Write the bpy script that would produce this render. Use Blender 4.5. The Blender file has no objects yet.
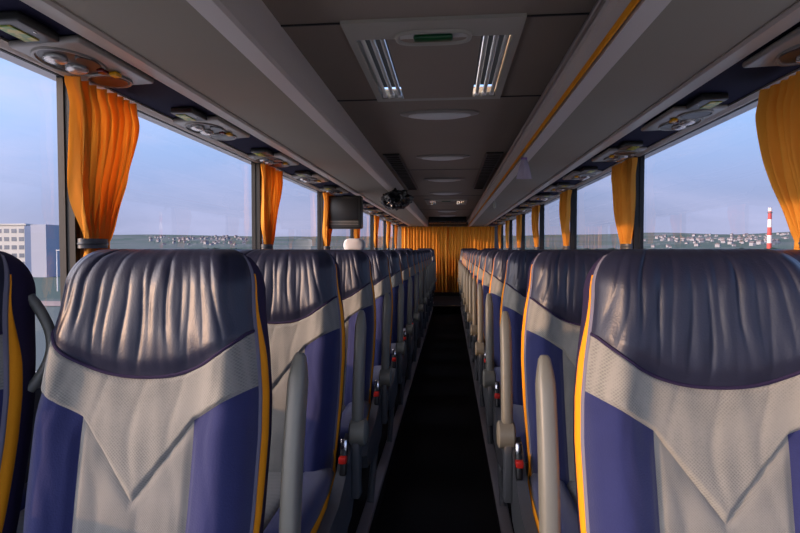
import bpy, bmesh, math, random
from mathutils import Vector, Matrix, noise
R = math.radians
PI = math.pi
random.seed(7)
C = bpy.context.scene.collection

# ------------------------------------------------------------------ helpers
def lin(c):
    return tuple(((x/255)/12.92 if x/255 <= .04045 else ((x/255+.055)/1.055)**2.4) for x in c) + (1,)

def sstep(a, b, x):
    t = max(0, min(1, (x-a)/(b-a))); return t*t*(3-2*t)

class MB:
    """collects shapes, links them as ONE mesh object"""
    def __init__(s): s.v = []; s.f = []
    def add(s, vs, fs):
        o = len(s.v); s.v += [tuple(v) for v in vs]; s.f += [tuple(i+o for i in f) for f in fs]; return s
    def box(s, a, b):
        (x0,y0,z0),(x1,y1,z1) = a, b
        vs = [(x0,y0,z0),(x1,y0,z0),(x1,y1,z0),(x0,y1,z0),(x0,y0,z1),(x1,y0,z1),(x1,y1,z1),(x0,y1,z1)]
        return s.add(vs, [(0,3,2,1),(4,5,6,7),(0,1,5,4),(1,2,6,5),(2,3,7,6),(3,0,4,7)])
    def rbox(s, c, d, r, seg=3, m=None):
        bm = bmesh.new(); bmesh.ops.create_cube(bm, size=1)
        for v in bm.verts: v.co = Vector((v.co.x*d[0], v.co.y*d[1], v.co.z*d[2]))
        bmesh.ops.bevel(bm, geom=list(bm.edges)+list(bm.verts), offset=min(r, min(d)*.49), segments=seg, profile=.5, affect='EDGES', clamp_overlap=True)
        if m is not None: bm.transform(m)
        bm.verts.index_update()
        s.add([(v.co.x+c[0], v.co.y+c[1], v.co.z+c[2]) for v in bm.verts], [[v.index for v in f.verts] for f in bm.faces])
        bm.free(); return s
    def grid(s, fn, nu, nv, flip=False):
        vs = [fn(i/nu, j/nv) for j in range(nv+1) for i in range(nu+1)]
        fs = []
        for j in range(nv):
            for i in range(nu):
                a = j*(nu+1)+i; q = (a, a+1, a+nu+2, a+nu+1)
                fs.append(q[::-1] if flip else q)
        return s.add(vs, fs)
    def tube(s, pts, r, n=8, sx=1, closed=False, cap=True, sy=1, p=1):
        pts = [Vector(p) for p in pts]; m = len(pts)
        rs = r if isinstance(r, (list, tuple)) else [r]*m
        rings = []; prev = None
        for i, q in enumerate(pts):
            if closed: t = (pts[(i+1) % m]-pts[i-1])
            else: t = pts[min(i+1, m-1)]-pts[max(i-1, 0)]
            t = t.normalized()
            if prev is None:
                up = Vector((0,0,1)) if abs(t.z) < .9 else Vector((1,0,0))
                a = t.cross(up).normalized()
            else:
                a = (prev - t*prev.dot(t)).normalized()
            prev = a; b = t.cross(a)
            rings.append([q + a*math.copysign(abs(math.cos(2*PI*k/n))**p, math.cos(2*PI*k/n))*rs[i]*sx + b*math.copysign(abs(math.sin(2*PI*k/n))**p, math.sin(2*PI*k/n))*rs[i]*sy for k in range(n)])
        vs = [v for rg in rings for v in rg]; fs = []
        for i in range(m if closed else m-1):
            for k in range(n):
                a0 = i*n+k; a1 = i*n+(k+1) % n; b0 = ((i+1) % m)*n+k; b1 = ((i+1) % m)*n+(k+1) % n
                fs.append((a0, a1, b1, b0))
        if cap and not closed:
            fs.append(tuple(range(n))[::-1]); fs.append(tuple((m-1)*n+k for k in range(n)))
        return s.add(vs, fs)
    def prism(s, prof, y0, y1):
        """profile of (x, z) points run along Y"""
        n = len(prof)
        vs = [(x, y0, z) for x, z in prof]+[(x, y1, z) for x, z in prof]
        fs = [(i, (i+1) % n, n+(i+1) % n, n+i) for i in range(n)]
        fs.append(tuple(range(n))[::-1]); fs.append(tuple(range(n, 2*n)))
        return s.add(vs, fs)
    def build(s, name, mat, parent=None, smooth=True, angle=40, fixn=True):
        me = bpy.data.meshes.new(name); me.from_pydata(s.v, [], s.f); me.validate()
        if fixn:
            bm = bmesh.new(); bm.from_mesh(me)
            bmesh.ops.recalc_face_normals(bm, faces=bm.faces); bm.to_mesh(me); bm.free()
        if smooth:
            me.shade_smooth()
            try: me.set_sharp_from_angle(angle=R(angle))
            except Exception: pass
        me.materials.append(mat)
        o = bpy.data.objects.new(name, me); C.objects.link(o)
        if parent: o.parent = parent
        return o

def tag(o, label=None, cat=None, group=None, kind=None):
    if label: o['label'] = label
    if cat: o['category'] = cat
    if group: o['group'] = group
    if kind: o['kind'] = kind
    return o
def empty(name, loc, label, cat, group=None, rz=0):
    o = bpy.data.objects.new(name, None); C.objects.link(o); o.location = loc; o.rotation_euler = (0,0,rz)
    o.empty_display_size = .05
    return tag(o, label, cat, group)
def struct(o): o['kind'] = 'structure'; return o
def copy_tree(o, parent=None):
    c = o.copy(); C.objects.link(c); c.parent = parent
    for ch in KIDS.get(o.name, []): copy_tree(ch, c)
    return c
KIDS = {}
def index_kids():
    KIDS.clear()
    for o in C.objects:
        if o.parent: KIDS.setdefault(o.parent.name, []).append(o)

ORD = ['first','second','third','fourth','fifth','sixth','seventh','eighth','ninth','tenth','eleventh','twelfth','thirteenth','fourteenth','fifteenth','sixteenth']

# ------------------------------------------------------------------ materials
def newmat(name):
    m = bpy.data.materials.new(name); m.use_nodes = True
    return m, m.node_tree, m.node_tree.nodes['Principled BSDF']
def mat(name, col, rough=.6, spec=.5, metal=0, bump=0, bscale=200, var=0, vscale=8, sheen=0, coat=0):
    m, t, b = newmat(name)
    c = lin(col); b.inputs['Base Color'].default_value = c
    b.inputs['Roughness'].default_value = rough; b.inputs['Metallic'].default_value = metal
    b.inputs['Specular IOR Level'].default_value = spec
    if sheen: b.inputs['Sheen Weight'].default_value = sheen
    if coat: b.inputs['Coat Weight'].default_value = coat; b.inputs['Coat Roughness'].default_value = .3
    tc = t.nodes.new('ShaderNodeTexCoord')
    if var:
        n = t.nodes.new('ShaderNodeTexNoise'); n.inputs['Scale'].default_value = vscale; n.inputs['Detail'].default_value = 5
        t.links.new(tc.outputs['Object'], n.inputs['Vector'])
        mp = t.nodes.new('ShaderNodeMapRange'); mp.inputs['To Min'].default_value = 1-var; mp.inputs['To Max'].default_value = 1+var
        t.links.new(n.outputs['Fac'], mp.inputs['Value'])
        mx = t.nodes.new('ShaderNodeVectorMath'); mx.operation = 'SCALE'; mx.inputs[0].default_value = c[:3]
        t.links.new(mp.outputs['Result'], mx.inputs['Scale']); t.links.new(mx.outputs[0], b.inputs['Base Color'])
    if bump:
        n = t.nodes.new('ShaderNodeTexNoise'); n.inputs['Scale'].default_value = bscale; n.inputs['Detail'].default_value = 3
        t.links.new(tc.outputs['Object'], n.inputs['Vector'])
        bp = t.nodes.new('ShaderNodeBump'); bp.inputs['Strength'].default_value = bump; bp.inputs['Distance'].default_value = .002
        t.links.new(n.outputs['Fac'], bp.inputs['Height']); t.links.new(bp.outputs[0], b.inputs['Normal'])
    return m
def fabric(name, col, col2, scale=230):
    """woven cloth with small diamond dots"""
    m, t, b = newmat(name)
    b.inputs['Roughness'].default_value = .9; b.inputs['Specular IOR Level'].default_value = .2
    b.inputs['Sheen Weight'].default_value = .15
    tc = t.nodes.new('ShaderNodeTexCoord')
    mp = t.nodes.new('ShaderNodeMapping'); mp.inputs['Rotation'].default_value = (0, R(45), 0)
    mp.inputs['Scale'].default_value = (1, .15, 1)
    t.links.new(tc.outputs['Object'], mp.inputs['Vector'])
    v = t.nodes.new('ShaderNodeTexVoronoi'); v.inputs['Scale'].default_value = scale; v.inputs['Randomness'].default_value = .15
    t.links.new(mp.outputs[0], v.inputs['Vector'])
    n = t.nodes.new('ShaderNodeTexNoise'); n.inputs['Scale'].default_value = 14; n.inputs['Detail'].default_value = 4
    t.links.new(tc.outputs['Object'], n.inputs['Vector'])
    ad = t.nodes.new('ShaderNodeMath'); ad.operation = 'MULTIPLY_ADD'; ad.inputs[1].default_value = .9
    t.links.new(v.outputs['Distance'], ad.inputs[0])
    sc = t.nodes.new('ShaderNodeMath'); sc.operation = 'MULTIPLY'; sc.inputs[1].default_value = .5
    t.links.new(n.outputs['Fac'], sc.inputs[0]); t.links.new(sc.outputs[0], ad.inputs[2])
    r = t.nodes.new('ShaderNodeValToRGB'); r.color_ramp.elements[0].color = lin(col2); r.color_ramp.elements[1].color = lin(col)
    r.color_ramp.elements[0].position = .15; r.color_ramp.elements[1].position = .75
    t.links.new(ad.outputs[0], r.inputs[0]); t.links.new(r.outputs[0], b.inputs['Base Color'])
    bp = t.nodes.new('ShaderNodeBump'); bp.inputs['Strength'].default_value = .35; bp.inputs['Distance'].default_value = .002
    t.links.new(v.outputs['Distance'], bp.inputs['Height']); t.links.new(bp.outputs[0], b.inputs['Normal'])
    return m
M = {}
M['leather'] = mat('navy_leather', (34,37,56), .38, .45, bump=.25, bscale=260, var=.15, vscale=30)
M['grey'] = fabric('grey_fabric', (138,137,132), (94,98,97))
M['greylow'] = fabric('grey_fabric_fine', (128,128,125), (100,103,102), 300)
M['blue'] = mat('blue_velour', (36,42,88), .85, .2, bump=.3, bscale=300, var=.12, vscale=20, sheen=.3)
M['navy'] = mat('navy_cloth', (44,36,64), .85, .2, bump=.2, bscale=300)
M['yellow'] = mat('yellow_cloth', (236,150,20), .75, .25, bump=.2, bscale=300)
M['welt'] = mat('grey_welt', (112,110,126), .8, .2)
M['armgrey'] = mat('grey_plastic', (106,107,101), .42, .5, bump=.1, bscale=400)
M['dkplastic'] = mat('dark_plastic', (74,76,80), .4, .5, bump=.1, bscale=300)
M['black'] = mat('black_plastic', (16,17,20), .35, .5)
M['red'] = mat('red_button', (190,30,20), .4)
M['chrome'] = mat('chrome', (190,190,195), .18, .5, metal=1)
M['ceil'] = mat('ceiling_cloth', (138,126,114), .85, .2, bump=.25, bscale=350, var=.05, vscale=3)
M['ceilframe'] = mat('hatch_plastic', (158,154,142), .5, .4, bump=.1, bscale=200)
M['rack'] = mat('rack_plastic', (206,196,188), .5, .4, bump=.1, bscale=250, var=.03, vscale=3)
M['rackunder'] = mat('rack_cloth', (152,144,130), .85, .2, bump=.3, bscale=420, var=.04, vscale=3)
M['racktrim'] = mat('rack_trim_plastic', (180,168,156), .35, .5)
M['alu'] = mat('aluminium', (170,168,166), .3, .5, metal=.8)
M['navypanel'] = mat('navy_panel_cloth', (26,26,50), .9, .2, bump=.2, bscale=300)
M['psu'] = mat('console_plastic', (140,134,126), .32, .6)
M['psudk'] = mat('console_dark_plastic', (44,44,42), .35, .6)
M['silver'] = mat('silver_nozzle', (205,200,196), .22, .5, metal=.7)
M['redlens'] = mat('red_lens', (90,14,14), .2)
M['yellowlens'] = mat('yellow_button', (225,160,10), .35)
M['lens'] = mat('lamp_lens', (196,196,188), .25, .6)
M['green'] = mat('green_handle', (0,74,34), .35, .5)
M['white'] = mat('white_plastic', (214,212,208), .45)
M['cloth_white'] = mat('white_cloth', (214,214,216), .8, .2, bump=.3, bscale=120)
M['wall'] = mat('wall_panel', (96,94,94), .7, .3, bump=.15, bscale=250)
M['pillar'] = mat('pillar_plastic', (120,116,108), .6, .3)
M['seal'] = mat('black_rubber', (12,13,15), .6)
M['carpet'] = mat('black_carpet', (32,30,31), .95, .1, bump=.8, bscale=180, var=.5, vscale=120)
M['step'] = mat('step_edge_metal', (120,116,112), .4, .5, metal=.7)
M['trimplastic'] = mat('grey_trim', (128,122,124), .5)
M['bodyshell'] = mat('body_shell_paint', (180,180,184), .4)
M['concrete'] = mat('pale_render', (186,184,178), .9, .1, var=.06, vscale=.3)
M['bluewall'] = mat('blue_cladding', (84,104,136), .7, .3)
M['windowdk'] = mat('building_glass', (70,82,100), .3, .5)
M['bark'] = mat('bark', (60,50,40), .9)
M['leaf'] = mat('leaf_green', (44,56,50), .9, .1, var=.4, vscale=.5)
M['leaf2'] = mat('leaf_dark', (34,48,40), .9, .1, var=.4, vscale=.5)
M['roof'] = mat('roof_tile', (104,96,98), .9, .1)
M['hwall'] = mat('house_wall', (140,140,146), .9, .1)
M['bin'] = mat('plastic_film', (14,16,20), .16, .7, coat=.4)

# panel with an icon-like yellow-green patch (the row number plate)
def plate_mat():
    m, t, b = newmat('row_number_plate')
    tc = t.nodes.new('ShaderNodeTexCoord'); n = t.nodes.new('ShaderNodeTexNoise'); n.inputs['Scale'].default_value = 40
    t.links.new(tc.outputs['Object'], n.inputs['Vector'])
    r = t.nodes.new('ShaderNodeValToRGB')
    r.color_ramp.elements[0].color = lin((120,150,60)); r.color_ramp.elements[0].position = .42
    r.color_ramp.elements[1].color = lin((196,178,80)); r.color_ramp.elements[1].position = .55
    t.links.new(n.outputs['Fac'], r.inputs[0]); t.links.new(r.outputs[0], b.inputs['Base Color'])
    b.inputs['Roughness'].default_value = .3
    return m
M['plate'] = plate_mat()

def curtain_mat():
    m = bpy.data.materials.new('orange_curtain_cloth'); m.use_nodes = True; t = m.node_tree; t.nodes.clear()
    o = t.nodes.new('ShaderNodeOutputMaterial'); d = t.nodes.new('ShaderNodeBsdfDiffuse'); tr = t.nodes.new('ShaderNodeBsdfTranslucent')
    g = t.nodes.new('ShaderNodeBsdfGlossy'); g.inputs['Roughness'].default_value = .45; g.inputs['Color'].default_value = lin((255,190,110))
    mx = t.nodes.new('ShaderNodeMixShader'); mx.inputs[0].default_value = .42
    m2 = t.nodes.new('ShaderNodeMixShader'); m2.inputs[0].default_value = .05
    d.inputs['Color'].default_value = lin((228,160,66)); tr.inputs['Color'].default_value = lin((240,148,44))
    tc = t.nodes.new('ShaderNodeTexCoord'); n = t.nodes.new('ShaderNodeTexNoise'); n.inputs['Scale'].default_value = 500
    t.links.new(tc.outputs['Object'], n.inputs['Vector'])
    bp = t.nodes.new('ShaderNodeBump'); bp.inputs['Strength'].default_value = .2; bp.inputs['Distance'].default_value = .001
    t.links.new(n.outputs['Fac'], bp.inputs['Height']); t.links.new(bp.outputs[0], d.inputs['Normal'])
    t.links.new(d.outputs[0], mx.inputs[1]); t.links.new(tr.outputs[0], mx.inputs[2])
    t.links.new(mx.outputs[0], m2.inputs[1]); t.links.new(g.outputs[0], m2.inputs[2]); t.links.new(m2.outputs[0], o.inputs[0])
    return m
M['curtain'] = curtain_mat()

def glass_mat(name='window_glass', tint=(.60,.62,.655), gl=1.0):
    m = bpy.data.materials.new(name); m.use_nodes = True; t = m.node_tree; t.nodes.clear()
    o = t.nodes.new('ShaderNodeOutputMaterial'); a = t.nodes.new('ShaderNodeBsdfTransparent'); g = t.nodes.new('ShaderNodeBsdfGlossy')
    a.inputs['Color'].default_value = tint+(1,); g.inputs['Roughness'].default_value = .0
    lw = t.nodes.new('ShaderNodeLayerWeight'); lw.inputs['Blend'].default_value = .5
    pw = t.nodes.new('ShaderNodeMath'); pw.operation = 'POWER'; pw.inputs[1].default_value = 4.5; t.links.new(lw.outputs['Facing'], pw.inputs[0])
    fr = t.nodes.new('ShaderNodeMath'); fr.operation = 'MULTIPLY_ADD'; fr.inputs[1].default_value = .55; fr.inputs[2].default_value = .05; t.links.new(pw.outputs[0], fr.inputs[0])
    mx = t.nodes.new('ShaderNodeMixShader')
    t.links.new(fr.outputs[0], mx.inputs[0]); t.links.new(a.outputs[0], mx.inputs[1]); t.links.new(g.outputs[0], mx.inputs[2])
    t.links.new(mx.outputs[0], o.inputs[0]); return m
M['glass'] = glass_mat()
def frosted_mat():
    m, t, b = newmat('hatch_glass'); b.inputs['Base Color'].default_value = lin((210,214,220))
    b.inputs['Roughness'].default_value = .3; b.inputs['Transmission Weight'].default_value = .0
    t.nodes.remove(b); tr = t.nodes.new('ShaderNodeBsdfTranslucent'); tr.inputs['Color'].default_value = (.09,.09,.085,1)
    t.links.new(tr.outputs[0], t.nodes['Material Output'].inputs[0]); return m
M['frost'] = frosted_mat()
def film_mat():
    m = bpy.data.materials.new('thin_clear_film'); m.use_nodes = True; t = m.node_tree; t.nodes.clear()
    o = t.nodes.new('ShaderNodeOutputMaterial'); a = t.nodes.new('ShaderNodeBsdfTransparent'); g = t.nodes.new('ShaderNodeBsdfDiffuse')
    g.inputs['Color'].default_value = lin((190,180,200)); mx = t.nodes.new('ShaderNodeMixShader'); mx.inputs[0].default_value = .65
    t.links.new(a.outputs[0], mx.inputs[1]); t.links.new(g.outputs[0], mx.inputs[2]); t.links.new(mx.outputs[0], o.inputs[0]); return m
M['film'] = film_mat()

# ------------------------------------------------------------------ bus dimensions (metres)
# X across, Y towards the rear, Z up from the aisle floor
Y0, Y1 = -1.2, 13.4
HW = 1.27            # inner half width
ZW = 1.905           # window head
ZS = .88             # window sill
ZC = 2.05            # ceiling
PF = .12             # height of the seat platform
AW = .29             # half width of the aisle floor
WP = 1.82; W0 = 1.78 # window pillars at W0 + k*WP

# floor
struct(MB().box((-AW-.02,Y0,-.05),(AW+.02,Y1,0)).build('floor', M['carpet'], smooth=False))
for s, nm in ((-1,'left'),(1,'right')):
    a, b = sorted((s*AW, s*(HW+.04)))
    struct(MB().box((a,Y0,-.05),(b,Y1,PF)).build('floor_'+nm, M['carpet'], smooth=False))
    struct(MB().rbox((s*(AW+.012),(Y0+12)/2,PF-.002),(.05,12-Y0,.03),.008).build('trim_platform_'+nm, M['trimplastic']))
struct(MB().box((-AW,10.9,0),(AW,Y1,.16)).build('floor_step', M['carpet'], smooth=False))
struct(MB().rbox((0,10.9,.155),(2*AW,.05,.022),.006).build('trim_step', M['step']))

# ceiling with two hatch openings
H1 = (1.74, 2.66, .300); H2 = (7.9, 8.8, .315)
def ceil_piece():
    m = MB()
    ys = [Y0, H1[0], H1[1], H2[0], H2[1], Y1]
    for i in range(5):
        if i in (1,3):
            m.box((-.56,ys[i],ZC),(-H1[2],ys[i+1],ZC+.05)); m.box((H1[2],ys[i],ZC),(.56,ys[i+1],ZC+.05))
        else: m.box((-.56,ys[i],ZC),(.56,ys[i+1],ZC+.05))
    return m
struct(ceil_piece().build('ceiling', M['ceil'], smooth=False))
k = 1
for y in (H1[0]+.02, H1[1]+.0, 5.0, 7.4, 9.9):
    if y < 3:
        for s in (-1,1):
            a, b = sorted((s*H1[2], s*.52))
            struct(MB().box((a,y-.004,ZC-.004),(b,y+.004,ZC+.001)).build('trim_%d' % k, M['seal'], smooth=False)); k += 1
    else:
        struct(MB().box((-.51,y-.003,ZC-.003),(.51,y+.003,ZC+.001)).build('trim_%d' % k, M['seal'], smooth=False)); k += 1

# side walls, pillars, windows, outer shell
wn = 1
for s, nm in ((-1,'left'),(1,'right')):
    a, b = sorted((s*HW, s*(HW+.06)))
    struct(MB().box((a,Y0,0),(b,Y1,ZS)).build('wall_'+nm, M['wall'], smooth=False))
    struct(MB().rbox((s*(HW-.01),(Y0+Y1)/2,ZS),(.07,Y1-Y0,.035),.01).build('trim_sill_'+nm, M['trimplastic']))
    # roof cove over the rack
    pr = [(s*.52,ZC+.05),(s*.52,ZC+.10),(s*1.0,ZC+.08),(s*(HW+.08),ZC-.02),(s*(HW+.08),ZW+.0),(s*(HW),ZW+.0),(s*HW,ZC-.06),(s*1.0,ZC+.0)]
    struct(MB().prism(pr, Y0, Y1).build('wall_cove_'+nm, M['bodyshell'], smooth=False))
    pn = 0
    y = W0-WP
    ys = [W0+WP*i for i in range(-1,7)]
    for i, y in enumerate(ys):
        if y > Y0 and i > 0:
            t = struct(MB().rbox((s*(HW-.011),y+.004,(ZS+ZW)/2),(.03,.028,ZW-ZS),.005).build('trim_pillar_'+nm, M['pillar']))
            struct(MB().box((min(s*(HW-.029),s*(HW+.03)),y-.034,ZS),(max(s*(HW-.029),s*(HW+.03)),y-.010,ZW)).build('trim_post_'+nm, M['seal'], smooth=False))
        y2 = min(y+WP, Y1)
        if i == 0: yy0 = Y0
        else: yy0 = y+.018
        yy1 = y2-.034
        w = bpy.data.objects.new('window_%d' % wn, None); C.objects.link(w); w.location = (s*(HW+.008), (yy0+yy1)/2, ZS); struct(w); w['label'] = 'side window %d of the %s wall' % (i+1, nm)
        h = (yy1-yy0)/2
        xs = (-.006, .0) if s > 0 else (0, .006)
        MB().grid(lambda u, v: (0, -h+2*h*u, (ZW-ZS)*v), 1, 1).build('window_pane', M['glass'], w, smooth=False)
        g = MB()
        g.box((-.006,-h,0),(.006,-h+.005,ZW-ZS)); g.box((-.006,h-.005,0),(.006,h,ZW-ZS)); g.box((-.006,-h,0),(.006,h,.02)); g.box((-.006,-h,ZW-ZS-.008),(.006,h,ZW-ZS))
        g.build('window_frame', M['seal'], w, smooth=False)
        wn += 1

# rear wall (with its window behind the curtains)
rw = MB()
rw.box((-HW-.06,Y1,0),(HW+.06,Y1+.06,1.15)); rw.box((-HW-.06,Y1,1.90),(HW+.06,Y1+.06,ZC+.1))
rw.box((-HW-.06,Y1,1.15),(-1.12,Y1+.06,1.90)); rw.box((1.12,Y1,1.15),(HW+.06,Y1+.06,1.90))
struct(rw.build('wall_rear', M['wall'], smooth=False))
w = bpy.data.objects.new('window_%d' % wn, None); C.objects.link(w); w.location = (0, Y1+.03, 1.15); struct(w)
MB().grid(lambda u, v: (-1.12+2.24*u, 0, .75*v), 1, 1).build('window_pane', M['glass'], w, smooth=False)

# ------------------------------------------------------------------ luggage racks
def rack(s):
    nm = 'left' if s < 0 else 'right'
    r = empty('luggage_rack', (s*.75, Y0, 1.88),
        'long grey overhead luggage rack above the %s windows%s' % (nm, ', with a yellow stripe' if s > 0 else ' and dark monitor'), 'luggage rack')
    L = Y1-Y0
    def P(x, z): return (s*x-s*.75, z-1.88)
    # rack box: underside panel
    MB().prism([P(.56,1.889),P(.90,1.905),P(.90,1.93),P(.56,1.92)], 0, L).build('underside_panel', M['rackunder'], r, angle=30)
    # face
    if s < 0:
        MB().prism([P(.505,2.05),P(.497,2.0),P(.487,1.93),P(.487,1.893),P(.497,1.884),P(.56,1.887),P(.56,1.92),P(.53,1.93),P(.53,2.05)], 0, L).build('face_panel', M['rack'], r, angle=25)
    else:
        MB().prism([P(.515,2.05),P(.500,2.035),P(.497,1.985),P(.512,1.975),P(.512,1.912),P(.50,1.905),P(.53,1.90),P(.56,1.93),P(.54,2.05)], 0, L).build('face_panel', M['rack'], r, angle=25)
        MB().tube([(P(.4985,1.892)[0],y,P(0,1.894)[1]) for y in (0, L)], .0085, 10).build('yellow_stripe', M['yellow'], r)
        MB().prism([P(.512,1.905),P(.512,1.882),P(.575,1.884),P(.58,1.892),P(.58,1.92)], 0, L).build('lower_lip', M['rack'], r, angle=25)
        MB().tube([(P(.492,2.02)[0],y,P(0,2.015)[1]) for y in (0, L)], .012, 10).build('hand_rail', M['alu'], r)
    # outer trim
    MB().prism([P(.90,1.900),P(.91,1.894),P(.985,1.908),P(1.0,1.918),P(1.0,1.95),P(.90,1.94)], 0, L).build('edge_trim', M['racktrim'], r, angle=30)
    # joints
    j = MB()
    for q in range(1, 9):
        y = .3+q*1.78
        if y < L-.1: j.box((min(P(.56,0)[0],P(.90,0)[0]), y-.002, P(0,1.886)[1]), (max(P(.56,0)[0],P(.90,0)[0]), y+.002, P(0,1.91)[1]))
    return r
rack(-1); rack(1)
for s, nm in ((-1,'left'),(1,'right')):
    pr = [(s*.995,1.935),(s*1.0,1.925),(s*1.245,1.915),(s*1.245,1.935)]
    struct(MB().prism(pr, Y0, Y1).build('ceiling_strip_'+nm, M['navypanel'], smooth=False))
    pr = [(s*1.238,1.935),(s*1.232,1.908),(s*1.255,1.897),(s*1.275,1.90),(s*1.275,1.935)]
    struct(MB().prism(pr, Y0, Y1).build('trim_window_head_'+nm, M['racktrim'], angle=30))

# ------------------------------------------------------------------ overhead consoles and number plates
def disc(m, x, y, z, rx, ry, h, n=24, dome=0):
    """flat puck hanging down from z"""
    vs = []; fs = []
    rings = [(1,0),(1,-h*.7),(.93,-h),(.6,-h-dome*.6),(.3,-h-dome*.9)]
    for (k, dz) in rings:
        for i in range(n): vs.append((x+rx*k*math.cos(2*PI*i/n), y+ry*k*math.sin(2*PI*i/n), z+dz))
    for q in range(len(rings)-1):
        for i in range(n): fs.append((q*n+i, q*n+(i+1) % n, (q+1)*n+(i+1) % n, (q+1)*n+i))
    vs.append((x, y, z-h-dome)); c = len(vs)-1
    for i in range(n): fs.append(((len(rings)-1)*n+i, (len(rings)-1)*n+(i+1) % n, c))
    m.add(vs, fs)
def ringm(m, x, y, z, rx, ry, r, n=28):
    m.tube([(x+rx*math.cos(2*PI*i/n), y+ry*math.sin(2*PI*i/n), z) for i in range(n)], r, 6, closed=True)
def console():
    r = empty('overhead_console', (0,0,0), 'x', 'overhead console')
    b = MB(); b.rbox((0,0,-.006),(.225,.40,.022),.010); b.build('base_plate', M['psu'], r)
    o = MB(); ringm(o, -.02,-.055,-.018,.082,.125,.006); o.build('oval_rim', M['psu'], r)
    o = MB(); disc(o, -.02,-.055,-.012,.074,.117,.006,28); o.build('oval_inset', M['psudk'], r)
    for yy in (-.105,-.01):
        n = MB(); disc(n, -.035,yy,-.016,.032,.036,.014,20,.008); lamp = n.build('reading_lamp', M['silver'], r)
    n = MB(); disc(n, .04,-.06,-.016,.026,.05,.010,20); n.build('air_outlet', M['psudk'], r)
    n = MB(); disc(n, -.01,.125,-.014,.060,.062,.010,24,-.004); n.build('speaker', M['psudk'], r)
    o = MB(); ringm(o, -.01,.125,-.020,.066,.068,.005,24); o.build('speaker_rim', M['psu'], r)
    n = MB(); n.rbox((.035,.018,-.026),(.026,.034,.012),.004); n.build('red_lamp', M['redlens'], r)
    n = MB(); n.rbox((.055,.055,-.026),(.026,.034,.014),.004); n.build('yellow_button', M['yellowlens'], r)
    return r
def plate():
    r = empty('seat_number_sign', (0,0,0), 'x', 'sign')
    MB().rbox((0,0,-.010),(.10,.15,.026),.006).build('housing', M['psudk'], r)
    MB().rbox((.016,0,-.024),(.045,.10,.006),.002).build('number_panel', M['plate'], r)
    MB().rbox((-.034,0,-.023),(.006,.012,.004),.001).build('screw', M['silver'], r)
    return r
cp = console(); pp = plate()
index_kids()
first = True
for s, nm in ((-1,'left'),(1,'right')):
    for i in range(12):
        y = 1.66+.93*i
        c = cp if first else copy_tree(cp)
        p = pp if first else copy_tree(pp)
        first = False
        # mirrored by turning: console's -x faces the window
        rot = 0 if s > 0 else PI
        c.location = (s*1.118, y, 1.913); c.rotation_euler = (0, 0, 0 if s < 0 else PI)
        c.rotation_euler = (0, R(2.2)*s, PI if s > 0 else 0)
        p.location = (s*1.10, y-.29, 1.915); p.rotation_euler = (0, 0, PI if s < 0 else 0)
        tail = ('nearest the camera' if i == 0 else '%s from the camera' % ORD[i])
        c['label'] = 'oval reading lamp and air console above the %s windows, %s' % (nm, tail)
        c['group'] = 'overhead consoles above the %s windows' % nm
        p['label'] = 'small dark seat number sign above the %s windows, %s' % (nm, tail)
        p['group'] = 'seat number signs above the %s windows' % nm

# ------------------------------------------------------------------ curtains
def curtain_mesh(seed, wt=.40, wb=.115, n=8):
    rnd = random.Random(seed); ph = [rnd.uniform(0, 6.28) for _ in range(6)]
    ztop, zt, zb = .985, .42, 0.0      # from the sill
    def fn(u, v):
        z = zb+(ztop-zb)*v
        # width over height
        if z > zt: k = ((z-zt)/(ztop-zt)); w = wb+(wt-wb)*(1-(1-k)**1.9)
        else: k = (zt-z)/(zt-zb); w = wb+.10*k**.7
        near = .035 - .03*sstep(ztop-.10, ztop, z) + .022*math.exp(-((z-zt)/.10)**2) - (.02*sstep(zt-.02, zt-.25, z)) - .012*math.exp(-((z-zt)/.08)**2)*-1
        pin = math.exp(-((z-zt)/.10)**2)
        uu = u+.018*math.sin(u*17+ph[0])+.01*math.sin(z*9+ph[1]+u*5)
        amp = .024*(1-.35*pin)*(.75+.25*math.sin(u*9+ph[2]))
        a = 2*PI*n*uu+.8*math.sin(z*3.1+ph[3])
        x = amp*math.sin(a)+.007*math.sin(2*a+ph[4]+z*7)+.0035*math.sin(3.3*a+ph[1]-z*4)+.004*noise.noise(Vector((u*6, z*7, seed)))
        if z > ztop-.04: x += .004*math.sin(a*3+ph[5])
        yy = near+w*uu+.006*math.cos(a)
        return (x, yy, z)
    return MB().grid(fn, 120, 46)
protos = []
for q in range(3):
    me = curtain_mesh(q, .40 if q else .38)
    r = empty('window_curtain', (0,0,0), 'x', 'curtain')
    me.build('curtain_cloth', M['curtain'], r, angle=180, fixn=False)
    st = MB(); pts = []
    for i in range(20):
        a = 2*PI*i/20; pts.append((.034*math.cos(a), .112+.060*math.sin(a), .42))
    st.tube(pts, .006, 6, closed=True)
    vs = []
    for z in (.404,.438):
        for i in range(20):
            a = 2*PI*i/20; vs.append((.037*math.cos(a), .112+.063*math.sin(a), z))
    st.add(vs, [(i,(i+1) % 20,20+(i+1) % 20,20+i) for i in range(20)])
    st.build('tie_strap', M['dkplastic'], r)
    protos.append(r)
index_kids()
used = set()
for s, nm in ((-1,'left'),(1,'right')):
    for i in range(7):
        y = W0+WP*i-.09
        q = (i+(s > 0)) % 3
        r = protos[q] if q not in used else copy_tree(protos[q])
        used.add(q)
        if i == 6: y -= .20
        r.location = (s*(HW-.055), y, ZS+.022); r['group'] = 'tied curtains at the %s windows' % nm
        r['label'] = 'orange curtain tied back at the %s window pillar, %s' % (nm, 'nearest the camera' if i == 0 else '%s from the camera' % ORD[i])
for q in range(3):
    pass
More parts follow.
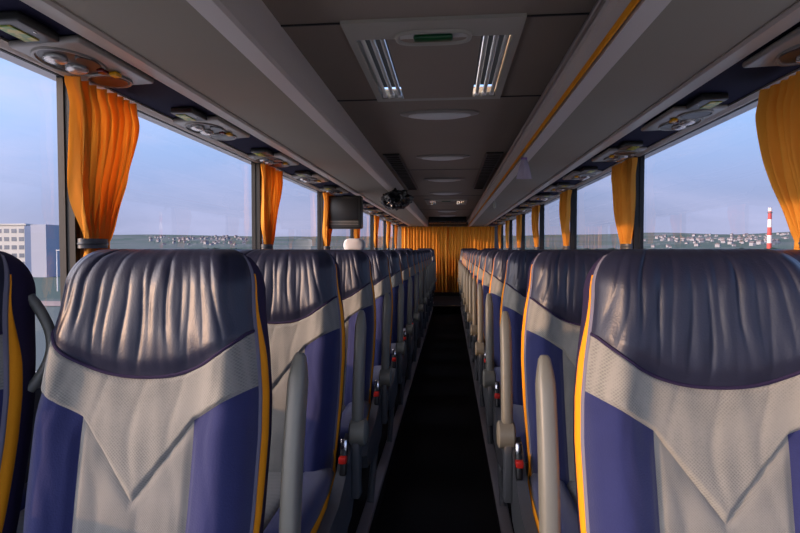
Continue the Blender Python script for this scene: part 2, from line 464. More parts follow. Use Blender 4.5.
# rear curtains, drawn closed
for s, nm in ((-1,'left'),(1,'right')):
    r = empty('rear_curtain', (0, Y1-.10, 1.0), 'orange %s half of the closed curtain across the rear window' % nm, 'curtain', 'curtains across the rear window')
    rnd = random.Random(40+s); ph = [rnd.uniform(0,6) for _ in range(5)]
    def fn(u, v, s=s, ph=ph):
        x = s*(-.02+1.17*u); z = -.75+1.64*v
        a = 2*PI*15*(u+.01*math.sin(u*23+ph[0]))
        return (x, s*.012+.028*math.sin(a+.5*math.sin(v*3+ph[1]))+.008*math.sin(2.3*a+ph[2]), z)
    MB().grid(fn, 240, 14).build('curtain_cloth', M['curtain'], r, angle=180, fixn=False)
    MB().tube([(s*.01,0,.888),(s*1.2,0,.888)], .01, 8).build('curtain_rail', M['alu'], r)

# ------------------------------------------------------------------ seats
RC = R(11); LB = .775; BZ = .42
def wv(v):
    if v > .68: return .199-.065*(1-math.sqrt(max(0, 1-((v-.68)/.0952)**2)))
    pts = [(-.05,.205),(.1,.215),(.25,.224),(.40,.228),(.48,.225),(.56,.216),(.64,.203),(.68,.199)]
    for (a, wa), (b, wb) in zip(pts, pts[1:]):
        if v <= b:
            t = (v-a)/(b-a); return wa+(wb-wa)*t
    return pts[-1][1]
def roll(v):
    return 1 if v < .68 else math.sqrt(max(0, 1-((v-.68)/.0955)**2))
def ff(s, v):
    a = abs(s)
    T = .062+.014*sstep(.48,.60,v)-.006*math.cos(min(a,1)*PI)*.5
    bol = .030*math.exp(-((a-.78)/.17)**2)*(1-.55*sstep(.50,.60,v))
    e = .40+.60*math.sqrt(max(0, 1-a**5))
    return (T+bol)*e*roll(v)
def nb(v): return -.052*roll(v)
def tr(x, n, v):
    return (x, v*math.sin(RC)-n*math.cos(RC), BZ+v*math.cos(RC)+n*math.sin(RC))
def hb(s): return .508+.095*abs(s)**2.3      # lower edge of the leather
def vb(s):
    a = abs(s)
    return .275+.155*a/.5 if a < .5 else .43+.065*(a-.5)/.5
def puff(u, v, e=.10):
    d = min(u, 1-u, v, 1-v); return sstep(0, e, d)
def patch(s0, s1, lo, hi, amp, nu, nv, extra=None, vmap=lambda k: k, e=.10):
    def fn(u, k):
        s = s0+(s1-s0)*u; kk = vmap(k); v = lo(s)+(hi(s)-lo(s))*kk
        off = amp*puff(u, kk, e)
        if extra: off += extra(s, v, kk, u)
        w = wv(v)*(1 if True else 1)
        return tr(s*w, ff(s, v)+off, v)
    return MB().grid(fn, nu, nv, flip=False)
_g = random.Random(11)
CREASES = [(-.93+.143*j+_g.uniform(-.035,.035), _g.uniform(.3,1), _g.uniform(-.25,.25), _g.uniform(.022,.05), _g.uniform(.0,.35), _g.uniform(.75,1.1)) for j in range(14)]
def gathers(s, v, k, u):
    """irregular vertical folds pulled into the leather"""
    d = 0
    for (c, st, sl, wd, k0, k1) in CREASES:
        x = c*(1-.10*k)+sl*.18*(k-.5)+.018*math.sin(k*6+c*9)
        g = math.exp(-abs(s-x)/wd)
        d -= .0075*st*g*sstep(k0-.2, k0+.15, k)*sstep(k1+.1, k1-.25, k)
    d += .0035*noise.noise(Vector((s*4.5, v*6, 3)))+.0018*noise.noise(Vector((s*13, v*9, 8)))
    return d*sstep(0,.10,k)*sstep(1,.90,abs(s))
def make_seat(inb, kind, name='coach_seat'):
    """inb: +1 if the aisle is towards +x; kind: aisle / window / rear"""
    t = empty(name, (0,0,0), 'x', 'seat')
    hd = patch(-1, 1, hb, lambda s: LB, .009, 170, 48, gathers, lambda k: 1-(1-k)**1.7, .13)
    # close over the top: back half of the headrest roll is part of the shell
    h = hd.build('headrest', M['leather'], t, angle=180)
    sm = MB(); sm.tube([tr(s*wv(hb(s)), ff(s, hb(s))+.002, hb(s)) for s in [i/30-1 for i in range(61)]], .0035, 6)
    sm.build('seam_piping', M['navy'], h)
    def wr(s, v, k, u):
        return .0035*noise.noise(Vector((s*7, v*5, 2)))+.0025*(1-abs(math.sin(s*9+.6*math.sin(v*20))))**4*-1
    patch(-1, 1, vb, hb, .008, 80, 30, wr, e=.08).build('upper_back_panel', M['grey'], t, angle=180)
    patch(-.5, .5, lambda s: -.02, lambda s: vb(s), .006, 40, 24, wr, e=.06).build('lower_back_panel', M['greylow'], t, angle=180)
    for sd in (-1, 1):
        patch(min(.5*sd, sd), max(.5*sd, sd), lambda s: -.02, vb, .009, 24, 26, wr, e=.12).build('side_bolster', M['blue'], t, angle=180)
    # sides, between the front edge and the shell
    def side(sd, q0, q1, v0, v1, nq, nv, out=0):
        def fn(u, k):
            v = v0+(v1-v0)*k; a = q0(v); b = q1(v); q = a+(b-a)*u
            n0 = ff(1, v)
            x = wv(v)+.010*math.sin(PI*min(1,q))*roll(v)+out*math.sin(PI*u)
            return tr(sd*x, n0+(nb(v)-n0)*q, v)
        return MB().grid(fn, nq, nv)
    V0 = -.02
    ybw = lambda v: .02+.30*sstep(.70,.52,v)*(1-.35*sstep(.35,.1,v))
    for sd in (-1, 1):
        if sd == inb:
            side(sd, lambda v: 0, lambda v: .12, V0, LB, 3, 50, .003).build('edge_piping', M['welt'], t, angle=180)
            side(sd, lambda v: .12, lambda v: .12+ybw(v), V0, .72, 5, 50, .003).build('yellow_stripe', M['yellow'], t, angle=180)
            side(sd, lambda v: .12+ybw(v) if v < .72 else .12, lambda v: 1, V0, LB, 6, 50).build('side_cover', M['navy'], t, angle=180)
        else:
            side(sd, lambda v: 0, lambda v: 1, V0, LB, 8, 40).build('side_cover', M['navy'], t, angle=180)
    def bk(u, k):
        s = -1+2*u; v = V0+(LB-V0)*(1-(1-k)**1.6)
        return tr(s*wv(v), nb(v)-.018*(1-s*s)*roll(v), v)
    MB().grid(bk, 20, 36).build('back_shell', M['navy'], t, angle=180)
    # cushion
    MB().rbox((0,-.235,.405),(.26,.47,.105),.04,4).build('cushion', M['greylow'], t)
    for sd in (-1,1):
        MB().rbox((sd*.172,-.235,.412),(.115,.48,.125),.045,4).build('cushion_bolster', M['blue'], t)
    pts = [tr(inb*(wv(.06)+.006), .02, .08), (inb*.232,-.06,.44), (inb*.233,-.14,.415),(inb*.233,-.26,.405),(inb*.231,-.40,.405)]
    st = MB()
    def strip(u, k):
        n = len(pts)-1; f = k*n; i = min(int(f), n-1); p = Vector(pts[i]).lerp(Vector(pts[i+1]), f-i)
        h = .022
        return (p.x+inb*.003*math.sin(PI*u), p.y-(u-.5)*h*(1 if k < .2 else .3), p.z+(u-.5)*h*2)
    MB().grid(strip, 5, 24).build('cushion_stripe', M['yellow'], t, angle=180)
    MB().rbox((0,-.22,.325),(.44,.44,.07),.02).build('seat_pan', M['black'], t)
    # pedestal legs
    for yy in (-.34,-.08):
        m = MB(); m.rbox((inb*.12, yy, .15),(.035,.05,.30),.008); m.build('leg', M['dkplastic'], t)
    m = MB(); m.rbox((inb*.12,-.21,.012),(.05,.40,.024),.006); m.build('floor_rail', M['dkplastic'], t)
    if kind == 'aisle':
        # side shield, hinge
        m = MB()
        pr = [(-.42,.30),(-.45,.36),(-.40,.40),(-.20,.415),(-.06,.47),(.03,.53),(.09,.54),(.12,.48),(.10,.36),(.02,.28),(-.2,.26)]
        n = len(pr); x0, x1 = inb*.238, inb*.272
        vs = [(x0,y,z) for y,z in pr]+[(x1,y*.96,z*.98+.008) for y,z in pr]
        m.add(vs, [(i,(i+1) % n,n+(i+1) % n,n+i) for i in range(n)]+[tuple(range(n)),tuple(range(n,2*n))])
        m.build('side_shield', M['dkplastic'], t, angle=30)
        bkl = MB(); bkl.rbox((inb*.262,-.06,.50),(.022,.034,.085),.006, 3, Matrix.Rotation(R(-14),4,'X')).build('buckle', M['black'], t)
        b2 = MB(); b2.rbox((inb*.262,-.075,.512),(.024,.028,.022),.004).build('release_button', M['red'], bkl_obj(t))
        b3 = MB(); b3.rbox((inb*.262,-.060,.552),(.020,.008,.040),.003, 2, Matrix.Rotation(R(-14),4,'X')).build('buckle_tongue', M['chrome'], bkl_obj(t))
        # raised armrest
        a = MB(); path = []; rad = []
        for k in range(17):
            u = k/16; z = .575+.382*u
            path.append((inb*.287, .055+.085*u-.012*math.sin(PI*u), z)); rad.append(.027*(.72 if u < .06 else (1 if u < .93 else .86-.25*(u-.93)/.07)))
        path.append((inb*.287,.142,.964)); rad.append(.010)
        a.tube(path, rad, 20, sx=1, sy=.70, p=.6)
        # broader flat face of the pad
        ar = a.build('armrest', M['armgrey'] , t, angle=60)
        p = MB()
        vs = []; n = 20
        for xx in (.262,.268,.314,.320):
            rr = .045 if xx in (.268,.314) else .036
            for i in range(n): vs.append((inb*xx,.05+rr*math.cos(2*PI*i/n),.56+rr*math.sin(2*PI*i/n)))
        fs = [(q*n+i,q*n+(i+1) % n,(q+1)*n+(i+1) % n,(q+1)*n+i) for q in range(3) for i in range(n)]+[tuple(range(n)),tuple(range(3*n,4*n))]
        p.add(vs, fs); p.build('pivot', M['armgrey'], ar, angle=40)
        p = MB(); p.rbox((inb*.285,.04,.44),(.03,.05,.20),.008); p.build('armrest_bracket', M['dkplastic'], t)
        m = MB(); m.tube([(inb*.25,.05,.34),(inb*.24,-.02,.16),(inb*.235,-.10,.012)], .016, 8); m.build('strut', M['dkplastic'], t)
    if kind == 'window':
        m = MB(); pts = []
        for k in range(15):
            u = k/14; a = PI*u
            v = .68-.19*u
            c = tr(inb*(wv(v)+.004+.034*math.sin(a)**.8), -.03-.02*math.sin(a), v); pts.append(c)
        m.tube(pts, .011, 10, sx=1.0); m.build('grab_handle', M['armgrey'], t)
    return t
def bkl_obj(t):
    for o in C.objects:
        if o.parent == t and o.name.startswith('buckle') and not o.name.startswith('buckle_t'): return o
PITCH = .78; NR = 14
seats = {}
def place(key, inb, kind, x, y, label, group, z=PF):
    global seats
    if key not in seats:
        seats[key] = make_seat(inb, kind); index_kids(); o = seats[key]
    else: o = copy_tree(seats[key])
    o.location = (x, y, z); o['label'] = label; o['group'] = group
    return o
for s, nm in ((-1,'left'),(1,'right')):
    yb = .95 if s < 0 else .97
    for i in range(NR):
        y = yb+PITCH*i
        near = 'row nearest the camera' if i == 0 else '%s row from camera' % ORD[i]
        place(('a',s), -s, 'aisle', s*.54, y, 'navy coach seat just %s of the aisle, %s' % (nm, near), 'aisle seats %s of the aisle' % nm)
        place(('w',s), -s, 'window', s*1.022, y-.07, 'navy coach seat beside the %s windows, %s' % (nm, near), 'window seats on the %s side' % nm)
for j, x in enumerate((-1.0,-.51,.51,1.0)):
    place(('r',0), 1, 'rear', x, 12.35, 'navy and grey seat of the raised last row, %s' % ['at the left window','just left of the aisle','just right of the aisle','at the right window'][j], 'seats of the last row', PF+.04)

# ------------------------------------------------------------------ roof hatches, lamps, vents
def hatch(H, label):
    y0, y1, hx = H
    L = y1-y0
    r = empty('roof_hatch', (0,y0,ZC), label, 'roof hatch')
    f = MB(); e = .012; z0 = -.012
    # frame around panel and light strips
    sx0, sx1 = .165, .272; ys0, ys1 = .14, L-.045
    f.box((-hx,0,z0),(hx,ys0,0.03)); f.box((-hx,ys1,z0),(hx,L,0.03))
    for s in (-1,1):
        a, b = sorted((s*sx1, s*hx)); f.box((a,ys0,z0),(b,ys1,0.03))
    f.build('frame', M['ceilframe'], r, smooth=False)
    MB().rbox((0,(ys0+ys1)/2,-.004),(2*sx0,ys1-ys0,.02),.004).build('centre_panel', M['ceil'], r)
    for s in (-1,1):
        a, b = sorted((s*sx0, s*sx1))
        g = MB(); g.box((a,ys0,.045),(b,ys1,.05)); gl = g.build('light_strip', M['frost'], r, smooth=False)
        for q in range(3):
            x = s*(sx0+.020+q*.036)
            MB().tube([(x,ys0+.01,.006),(x,ys1-.012,.006)], .0095, 10).build('tube', M['lens'], gl)
            MB().rbox((x,ys1-.014,.002),(.020,.03,.018),.004).build('tube_holder', M['white'], gl)
    # recessed pull handle
    h = MB(); pts = []
    n = 36
    for i in range(n):
        a = 2*PI*i/n; c, d = math.cos(a), math.sin(a)
        pts.append((.125*math.copysign(abs(c)**.55, c), .13+.055*math.copysign(abs(d)**.7, d), -.014))
    h.tube(pts, .009, 8, closed=True); hh = h.build('handle_rim', M['ceilframe'], r)
    vs = [(p[0]*.95,.13+(p[1]-.13)*.95,-.014) for p in pts]+[(p[0]*.80,.13+(p[1]-.13)*.7,-.013) for p in pts]
    MB().add(vs, [(i,(i+1) % n,n+(i+1) % n,n+i) for i in range(n)]+[tuple(range(n,2*n))]).build('handle_dish', M['lens'], hh)
    MB().rbox((0,.117,-.022),(.135,.034,.016),.007).build('pull_handle', M['green'], r)
    return r
hatch(H1, 'square grey roof hatch with green pull handle, nearest the camera')
hatch(H2, 'small far roof hatch in the dark ceiling towards the rear')
def lamp():
    r = empty('ceiling_lamp', (0,0,ZC), 'x', 'ceiling lamp')
    b = MB(); disc(b, 0,0,0,.215,.085,.012,40,.004); b.build('lamp_base', M['psu'], r)
    l = MB(); disc(l, 0,-.0,-.012,.170,.055,.010,40,.014); l.build('lamp_lens', M['white'], r)
    return r
lp = lamp(); index_kids()
for i, y in enumerate((2.95, 4.3, 5.65, 7.0, 10.2, 11.5)):
    o = lp if i == 0 else copy_tree(lp)
    o.location = (0,y,ZC+.001); o['group'] = 'oval lamps along the ceiling'
    o['label'] = 'oval silver ceiling lamp over the aisle, %s' % ('just behind the square roof hatch' if i == 0 else '%s from the camera' % ORD[i])
for s, nm in ((-1,'left'),(1,'right')):
    r = empty('ceiling_vent', (s*.40,4.15,ZC), 'dark slatted ceiling vent beside the %s luggage rack' % nm, 'air vent', 'ceiling vents')
    f = MB(); L = 2.4; w = .065
    f.box((-w,0,-.012),(-w+.012,L,0)); f.box((w-.012,0,-.012),(w,L,0)); f.box((-w,0,-.012),(w,.012,0)); f.box((-w,L-.012,-.012),(w,L,0))
    f.build('frame', M['psudk'], r, smooth=False)
    g = MB(); g.box((-w+.012,.012,-.003),(w-.012,L-.012,0))
    gg = g.build('grille', M['black'], r, smooth=False)
    for q in range(24): MB().box((-w+.012,.05+q*.098,-.009),(w-.012,.058+q*.098,-.003)).build('slat', M['psudk'], gg, smooth=False)
# rear air return grille
r = empty('rear_grille', (0,12.3,ZC), 'dark perforated grille under the ceiling in front of the rear curtain', 'grille')
MB().rbox((0,0,-.07),(.86,.5,.14),.02).build('housing', M['black'], r)
h = MB()
for i in range(16):
    for j in range(3): disc(h, -.375+i*.05+(j % 2)*.012, -.17+j*.10, -.141, .012, .02, .004, 10)
h.build('hole_rings', M['psudk'], r)
h = MB()
for i in range(14): h.rbox((-.36+i*.055+.012*math.sin(i*3),.0-.255,-.122),(.022,.01,.014),.003,2)
h.build('glint_pieces', M['chrome'], r)  # small chrome blocks added to stand for sunlight glints

# ------------------------------------------------------------------ hanging items
# door header panel / monitor on the left
r = empty('overdoor_panel', (-1.03,5.5,1.55), 'dark boxy panel hanging by the left windows halfway down the bus', 'panel')
m = MB(); m.rbox((0,0,.14),(.36,.14,.34),.02).build('housing', M['psudk'], r)
MB().rbox((0,-.072,.17),(.30,.008,.22),.004).build('screen', M['black'], r)
for q in range(3): MB().rbox((0,-.073,.012+q*.016),(.30,.006,.004),.001).build('groove', M['psu'], r)
# crumpled black film bundle at the left rack edge
bm = bmesh.new(); bmesh.ops.create_icosphere(bm, subdivisions=5, radius=1)
for v in bm.verts:
    p = v.co.copy(); n1 = noise.noise(p*2.1); n2 = abs(noise.noise(p*4.5+Vector((3,1,2)))); n3 = abs(noise.noise(p*9))
    k = 1+.30*n1-.34*n2-.12*n3
    v.co = Vector((p.x*.16, p.y*.24, p.z*.105))*k
me = bpy.data.meshes.new('plastic_bundle'); bm.to_mesh(me); bm.free(); me.shade_smooth(); me.materials.append(M['bin'])
o = bpy.data.objects.new('plastic_bundle', me); C.objects.link(o); o.location = (-.50,5.35,1.80)
tag(o, 'crumpled glossy black plastic bundle hanging at the edge of the left luggage rack', 'bundle')
o.location = (-.47,5.3,1.80)
# tags hanging from the right rack
r = empty('hanging_tag', (.505,3.3,1.884), 'small clear flared tag hanging from the yellow stripe of the right rack', 'tag')
MB().tube([(0,0,.0),(.004,0,-.012),(0,0,-.028)], .002, 6).build('string', M['white'], r)
MB().rbox((0,0,-.032),(.035,.012,.016),.004).build('clip', mat('lilac_plastic',(150,110,170),.4), r)
def fl(u, v):
    a = 2*PI*u; w = .017+.030*v**.8
    return (w*math.cos(a), (.008+.010*v)*math.sin(a)+.003*math.sin(a*5)*v, -.038-.115*v)
MB().grid(fl, 40, 10).build('flared_film', M['film'], r, angle=180)
r = empty('pull_cord', (.52,5.65,1.886), 'short white pull cord with a small plastic grip under the right rack', 'cord')
MB().tube([(0,0,0),(.003,0,-.05),(0,0,-.085)], .003, 6).build('string', M['white'], r)
MB().tube([(0,0,-.08),(0,0,-.095),(0,0,-.14),(0,0,-.15)], [.006,.013,.016,.008], 10).build('grip', M['lens'], r)
# white cushion on top of a left seat
o = MB()
def pc(u, v):
    a = 2*PI*u; b = PI*(v-.5); k = 1+.06*noise.noise(Vector((math.cos(a)*2, math.sin(a)*2, v*3)))
    return (.12*math.copysign(abs(math.cos(a))**.6, math.cos(a))*math.cos(b)**.5*k, .07*math.copysign(abs(math.sin(a))**.7, math.sin(a))*math.cos(b)**.5*k, .075+.075*math.sin(b)*k)
o.grid(pc, 40, 16)
ob = o.build('headrest_cloth', M['cloth_white'], angle=180)
ob.location = (-.99, .95+PITCH*6+.17, PF+1.19-.035); tag(ob, 'white cloth bundle resting on top of a seat at the left windows', 'cloth')

# ------------------------------------------------------------------ the land outside (bus stands on raised ground)
GZ = -1.15
def th(x, y):
    d = math.hypot(x, y)
    z = GZ - 4.6*sstep(14, 48, d)
    if d > 500:
        n = noise.noise(Vector((x/1100, y/1100, .3)))*.5+.5
        n2 = noise.noise(Vector((x/380, y/380, 4.2)))
        ridge = 82+55*(n-.5)+8*n2
        z += (ridge+3)*sstep(700, 3300, d)+10*n2*sstep(600,1200,d)*.4
    return z
rad = [0,6,12,16,22,30,38,48,70,100,150,220,320,450,600,750,900,1100,1350,1600,1900,2250,2600,3000,3400,3900,4500]
na = 240
vs = [(0,5,GZ)]; fs = []
for rr in rad[1:]:
    for i in range(na):
        a = 2*PI*i/na; x, y = rr*math.cos(a), 5+rr*math.sin(a)
        vs.append((x, y, th(x, y-5)))
for i in range(na): fs.append((0,1+i,1+(i+1) % na))
for q in range(len(rad)-2):
    for i in range(na): fs.append((1+q*na+i, 1+(q+1)*na+i, 1+(q+1)*na+(i+1) % na, 1+q*na+(i+1) % na))
m, t, b = newmat('hazy_fields')  # distance haze is put into these muted bluish field colours
b.inputs['Roughness'].default_value = 1; b.inputs['Specular IOR Level'].default_value = 0
tc = t.nodes.new('ShaderNodeTexCoord')
vo = t.nodes.new('ShaderNodeTexVoronoi'); vo.inputs['Scale'].default_value = .006; t.links.new(tc.outputs['Object'], vo.inputs['Vector'])
n = t.nodes.new('ShaderNodeTexNoise'); n.inputs['Scale'].default_value = .02; n.inputs['Detail'].default_value = 8; t.links.new(tc.outputs['Object'], n.inputs['Vector'])
rp = t.nodes.new('ShaderNodeValToRGB'); cr = rp.color_ramp
cr.elements[0].color = lin((74,86,84)); cr.elements[1].color = lin((120,120,114))
e = cr.elements.new(.4); e.color = lin((88,100,92)); e = cr.elements.new(.7); e.color = lin((104,108,106))
sp = t.nodes.new('ShaderNodeSeparateColor'); t.links.new(vo.outputs['Color'], sp.inputs[0])
mxx = t.nodes.new('ShaderNodeMix'); mxx.inputs[0].default_value = .5
t.links.new(sp.outputs[0], mxx.inputs['A']); t.links.new(n.outputs['Fac'], mxx.inputs['B'])
t.links.new(mxx.outputs['Result'], rp.inputs[0]); t.links.new(rp.outputs[0], b.inputs['Base Color'])
g = MB().add(vs, fs).build('ground', m, angle=180); struct(g)
def gz(x, y): return th(x, y-5)

bm_ = MB(); n_ = 64  # pale disc added out of view, bounces daylight up to the ceiling
bm_.add([(0,5,GZ+.03)]+[(9.5*math.cos(2*PI*i/n_), 5+9.5*math.sin(2*PI*i/n_), GZ+.03) for i in range(n_)], [(0,1+i,1+(i+1) % n_) for i in range(n_)])
struct(bm_.build('ground_bounce_disc', mat('pale_bounce_surface', (214,210,202), .9, .1, var=.08, vscale=1.5), smooth=False))
# hospital-like block, left
r = empty('apartment_block', (-107.9,130,-6), 'pale six storey block with rows of windows, seen through the left window', 'building')
MB().box((-36,0,0),(-2.6,14,13.8)).build('wall', M['concrete'], r, smooth=False)
MB().box((-2.6,-.5,0),(0,13,13.6)).build('glazed_stairwell', M['bluewall'], r, smooth=False)
MB().box((0,-1.5,0),(4.2,8,13.9)).build('end_wing', mat('pale_blue_render',(158,162,174),.9,.1), r, smooth=False)
MB().box((-36.3,-.3,13.8),(-2.4,14.3,14.2)).build('roof', M['concrete'], r, smooth=False)
for fl_ in range(6):
    for c in range(9):
        x = -4.6-c*2.1; z = 1.0+fl_*2.15
        MB().box((x,-.05,z),(x+1.4,.05,z+1.1)).build('window', M['windowdk'], r, smooth=False)
# striped chimney, right
m, t, b = newmat('striped_paint'); b.inputs['Roughness'].default_value = .7
tc = t.nodes.new('ShaderNodeTexCoord'); sx = t.nodes.new('ShaderNodeSeparateXYZ'); t.links.new(tc.outputs['Object'], sx.inputs[0])
mm = t.nodes.new('ShaderNodeMath'); mm.operation = 'MODULO'; mm.inputs[1].default_value = 18; t.links.new(sx.outputs['Z'], mm.inputs[0])
gt = t.nodes.new('ShaderNodeMath'); gt.operation = 'GREATER_THAN'; gt.inputs[1].default_value = 9; t.links.new(mm.outputs[0], gt.inputs[0])
mc = t.nodes.new('ShaderNodeMix'); mc.data_type = 'RGBA'; mc.inputs['A'].default_value = lin((210,200,196)); mc.inputs['B'].default_value = lin((170,60,52))
t.links.new(gt.outputs[0], mc.inputs['Factor']); t.links.new(mc.outputs['Result'], b.inputs['Base Color'])
def at(px, Y):
    u = (px-400)/533; th_ = R(5.36); k = (u*math.cos(th_)-math.sin(th_))/(math.cos(th_)+u*math.sin(th_)); return .06+k*Y
cy = 640; cx = at(769, cy)
r = empty('factory_chimney', (cx,cy,-9), 'tall red and white striped factory chimney beyond the right window', 'chimney')
MB().tube([(0,0,0),(0,0,30),(0,0,58)], [2.6,2.2,1.8], 16).build('shaft', m, r)
MB().tube([(0,0,52),(0,0,53)], [2.5,2.5], 16).build('platform', M['dkplastic'], r)
MB().rbox((0,0,3),(9,9,7),.4,2).build('base', M['concrete'], r)
# towns: small houses
def house():
    r = empty('house', (0,0,0), 'x', 'house')
    MB().box((-6,-5,0),(6,5,7)).build('wall', M['hwall'], r, smooth=False)
    MB().add([(-6.5,-5.6,7),(6.5,-5.6,7),(6.5,5.6,7),(-6.5,5.6,7),(-6.5,0,10.5),(6.5,0,10.5)], [(0,1,5,4),(3,4,5,2),(0,4,3),(1,2,5),(0,3,2,1)]).build('roof', M['roof'], r, smooth=False)
    return r
hp = house(); index_kids(); rnd = random.Random(5)
spots = []
for i in range(100): px = rnd.gauss(212, 22) if i % 4 else rnd.uniform(150,262); spots.append((px, rnd.uniform(1300,2300), 'left'))
for i in range(120): px = rnd.choice([rnd.gauss(690,22), rnd.gauss(755,16), rnd.uniform(640,790)]); spots.append((px, rnd.uniform(1200,2300), 'right'))
def thin(L, dmin):
    out = []
    for (px, Y, sd) in L:
        if (sd != 'block' or Y < 105 or Y > 152) and all(math.hypot(at(px,Y)-at(a,b), Y-b) > dmin for a, b, c in out): out.append((px, Y, sd))
    return out
spots = thin(spots, 15)
for i, (px, Y, sd) in enumerate(spots):
    o = hp if i == 0 else copy_tree(hp)
    x = at(px, Y); o.location = (x, Y, gz(x, Y)-.5); o.rotation_euler = (0,0,rnd.uniform(0,3)); k = rnd.uniform(.5,.95); o.scale = (k,k,k*rnd.uniform(.8,1.3))
    o['group'] = 'distant houses of the town beyond the %s windows' % sd
    o['label'] = 'tiny pale house in the distant town seen through the %s windows' % sd
def tree(q):
    r = empty('tree', (0,0,0), 'x', 'tree'); bm = bmesh.new(); bmesh.ops.create_icosphere(bm, subdivisions=3, radius=1)
    for v in bm.verts:
        p = v.co.copy(); k = 1+.35*noise.noise(p*2+Vector((q*7,0,0)))+.18*noise.noise(p*5)
        v.co = Vector((p.x*2.6*k, p.y*2.6*k, 4.2+p.z*3.1*k))
    me = bpy.data.meshes.new('crown'); bm.to_mesh(me); bm.free(); me.shade_smooth(); me.materials.append(M['leaf' if q else 'leaf2'])
    c = bpy.data.objects.new('crown', me); C.objects.link(c); c.parent = r
    MB().tube([(0,0,-.5),(0,0,3)], [.3,.2], 8).build('trunk', M['bark'], r)
    return r
tp = [tree(0), tree(1)]; index_kids(); ut = set()
ts = []
for i in range(70): ts.append((rnd.uniform(176,262), rnd.uniform(230,420), 'left'))
for i in range(8): ts.append((rnd.uniform(57,68), rnd.uniform(110,200), 'block'))
for i in range(70): ts.append((rnd.uniform(560,790), rnd.uniform(260,560), 'right'))
ts = thin([q for q in ts if q[2] != 'block'], 13)+thin([q for q in ts if q[2] == 'block'], 8)
for i, (px, Y, sd) in enumerate(ts):
    q = i % 2
    o = tp[q] if q not in ut else copy_tree(tp[q]); ut.add(q)
    x = at(px, Y); k = rnd.uniform(.75,1.35)*(.85 if sd != 'block' else .6); o.location = (x, Y, gz(x, Y)); o.scale = (k*1.3,k*1.3,k); o.rotation_euler = (0,0,rnd.uniform(0,6))
    if sd == 'block':
        o['group'] = 'trees beside the pale block'; o['label'] = 'small tree beside the pale apartment block outside the left window'
    else:
        o['group'] = 'distant trees beyond the %s windows' % sd; o['label'] = 'small dark tree on the plain outside the %s windows' % sd
# path in front of the block
pth = MB()
def pf(u, v): x = -160+150*u; y = 62+6*v+.15*(x+100)*0; return (x, y, gz(x, y)+.06)
pth.grid(pf, 40, 2); struct(pth.build('ground_path', mat('path_paving', (150,130,120), .9, .1)))
# lamp post
x = -50; y = 60
r = empty('lamp_post', (at(57,85),85,gz(at(57,85),85)), 'thin pale lamp post by the path outside the left window', 'lamp post')
MB().tube([(0,0,0),(0,0,7)], [.11,.07], 8).build('pole', M['white'], r); MB().rbox((.3,0,7),(.9,.25,.12),.04).build('lamp_head', M['white'], r)

# ------------------------------------------------------------------ sky and sun
W = bpy.data.worlds.new('sky'); bpy.context.scene.world = W; W.use_nodes = True; t = W.node_tree
bg = t.nodes['Background']; tc = t.nodes.new('ShaderNodeTexCoord'); sx = t.nodes.new('ShaderNodeSeparateXYZ'); t.links.new(tc.outputs['Generated'], sx.inputs[0])
rp = t.nodes.new('ShaderNodeValToRGB'); t.links.new(sx.outputs['Z'], rp.inputs[0]); cr = rp.color_ramp
cr.elements[0].position = 0; cr.elements[0].color = lin((140,142,166))
cr.elements[1].position = 1; cr.elements[1].color = lin((110,150,220))
for p, c in ((.05,(138,144,172)),(.12,(144,158,194)),(.22,(144,174,218)),(.45,(122,166,228))):
    e = cr.elements.new(p); e.color = lin(c)
mp = t.nodes.new('ShaderNodeMapping'); mp.inputs['Scale'].default_value = (1.6,1.6,6); t.links.new(tc.outputs['Generated'], mp.inputs[0])
n = t.nodes.new('ShaderNodeTexNoise'); n.inputs['Scale'].default_value = 1.6; n.inputs['Detail'].default_value = 7; n.inputs['Roughness'].default_value = .55; n.inputs['Distortion'].default_value = .4
t.links.new(mp.outputs[0], n.inputs['Vector'])
r2 = t.nodes.new('ShaderNodeValToRGB'); r2.color_ramp.elements[0].position = .42; r2.color_ramp.elements[1].position = .72
r2.color_ramp.elements[0].color = (0,0,0,1); r2.color_ramp.elements[1].color = (.55,.55,.55,1)
t.links.new(n.outputs['Fac'], r2.inputs[0])
mx = t.nodes.new('ShaderNodeMix'); mx.data_type = 'RGBA'; mx.inputs['B'].default_value = lin((184,182,210))
t.links.new(r2.outputs[0], mx.inputs['Factor']); t.links.new(rp.outputs[0], mx.inputs['A']); sd = Vector((.86,.42,-.150)).normalized()
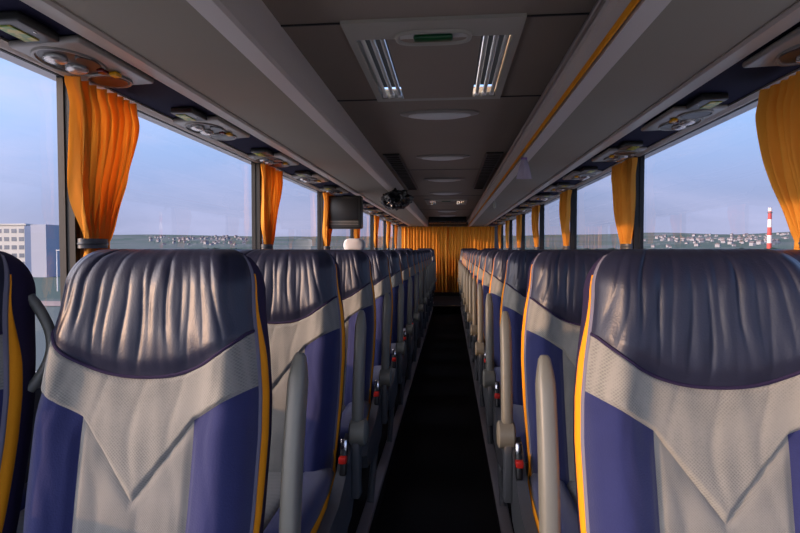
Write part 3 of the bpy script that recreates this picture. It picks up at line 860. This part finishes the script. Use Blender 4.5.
dt = t.nodes.new('ShaderNodeVectorMath'); dt.operation = 'DOT_PRODUCT'; t.links.new(tc.outputs['Generated'], dt.inputs[0]); dt.inputs[1].default_value = tuple(-sd)
mxx = t.nodes.new('ShaderNodeMath'); mxx.operation = 'MAXIMUM'; mxx.inputs[1].default_value = 0; t.links.new(dt.outputs['Value'], mxx.inputs[0])
pw = t.nodes.new('ShaderNodeMath'); pw.operation = 'POWER'; pw.inputs[1].default_value = 4; t.links.new(mxx.outputs[0], pw.inputs[0])
gl = t.nodes.new('ShaderNodeVectorMath'); gl.operation = 'SCALE'; gl.inputs[0].default_value = (6.5,5.6,5.1); t.links.new(pw.outputs[0], gl.inputs['Scale'])
ad = t.nodes.new('ShaderNodeVectorMath'); ad.operation = 'ADD'; t.links.new(mx.outputs['Result'], ad.inputs[0]); t.links.new(gl.outputs[0], ad.inputs[1])
t.links.new(ad.outputs[0], bg.inputs[0])
bg.inputs[1].default_value = 2.45

sun = bpy.data.lights.new('sun', 'SUN'); sun.energy = 5.5; sun.angle = R(.8); sun.color = (1,.55,.27)
so = bpy.data.objects.new('sun', sun); C.objects.link(so); so.rotation_euler = sd.to_track_quat('-Z','Y').to_euler(); so.location = (-5,-3,4)

# ------------------------------------------------------------------ camera
cam = bpy.data.cameras.new('camera'); co = bpy.data.objects.new('camera', cam); C.objects.link(co)
cam.sensor_width = 36; cam.lens = 36*533/800; cam.clip_start = .02; cam.clip_end = 9000
co.location = (.06, 0, 1.30)
th_ = R(5.36); pt = math.atan(16.5/533)
co.rotation_euler = (PI/2-pt, 0, th_)
bpy.context.scene.camera = co
vsn = bpy.context.scene.view_settings
bpy.context.scene.display_settings.display_device = 'sRGB'
vsn.view_transform = 'Standard'; vsn.look = 'None'; vsn.gamma = 1; vsn.use_curve_mapping = False; vsn.exposure = 0
try:
    cy_ = bpy.context.scene.cycles; cy_.max_bounces = 10; cy_.diffuse_bounces = 6; cy_.transparent_max_bounces = 16; cy_.caustics_refractive = False; cy_.caustics_reflective = False
    cy_.sample_clamp_indirect = 4; cy_.use_denoising = True
except Exception: pass
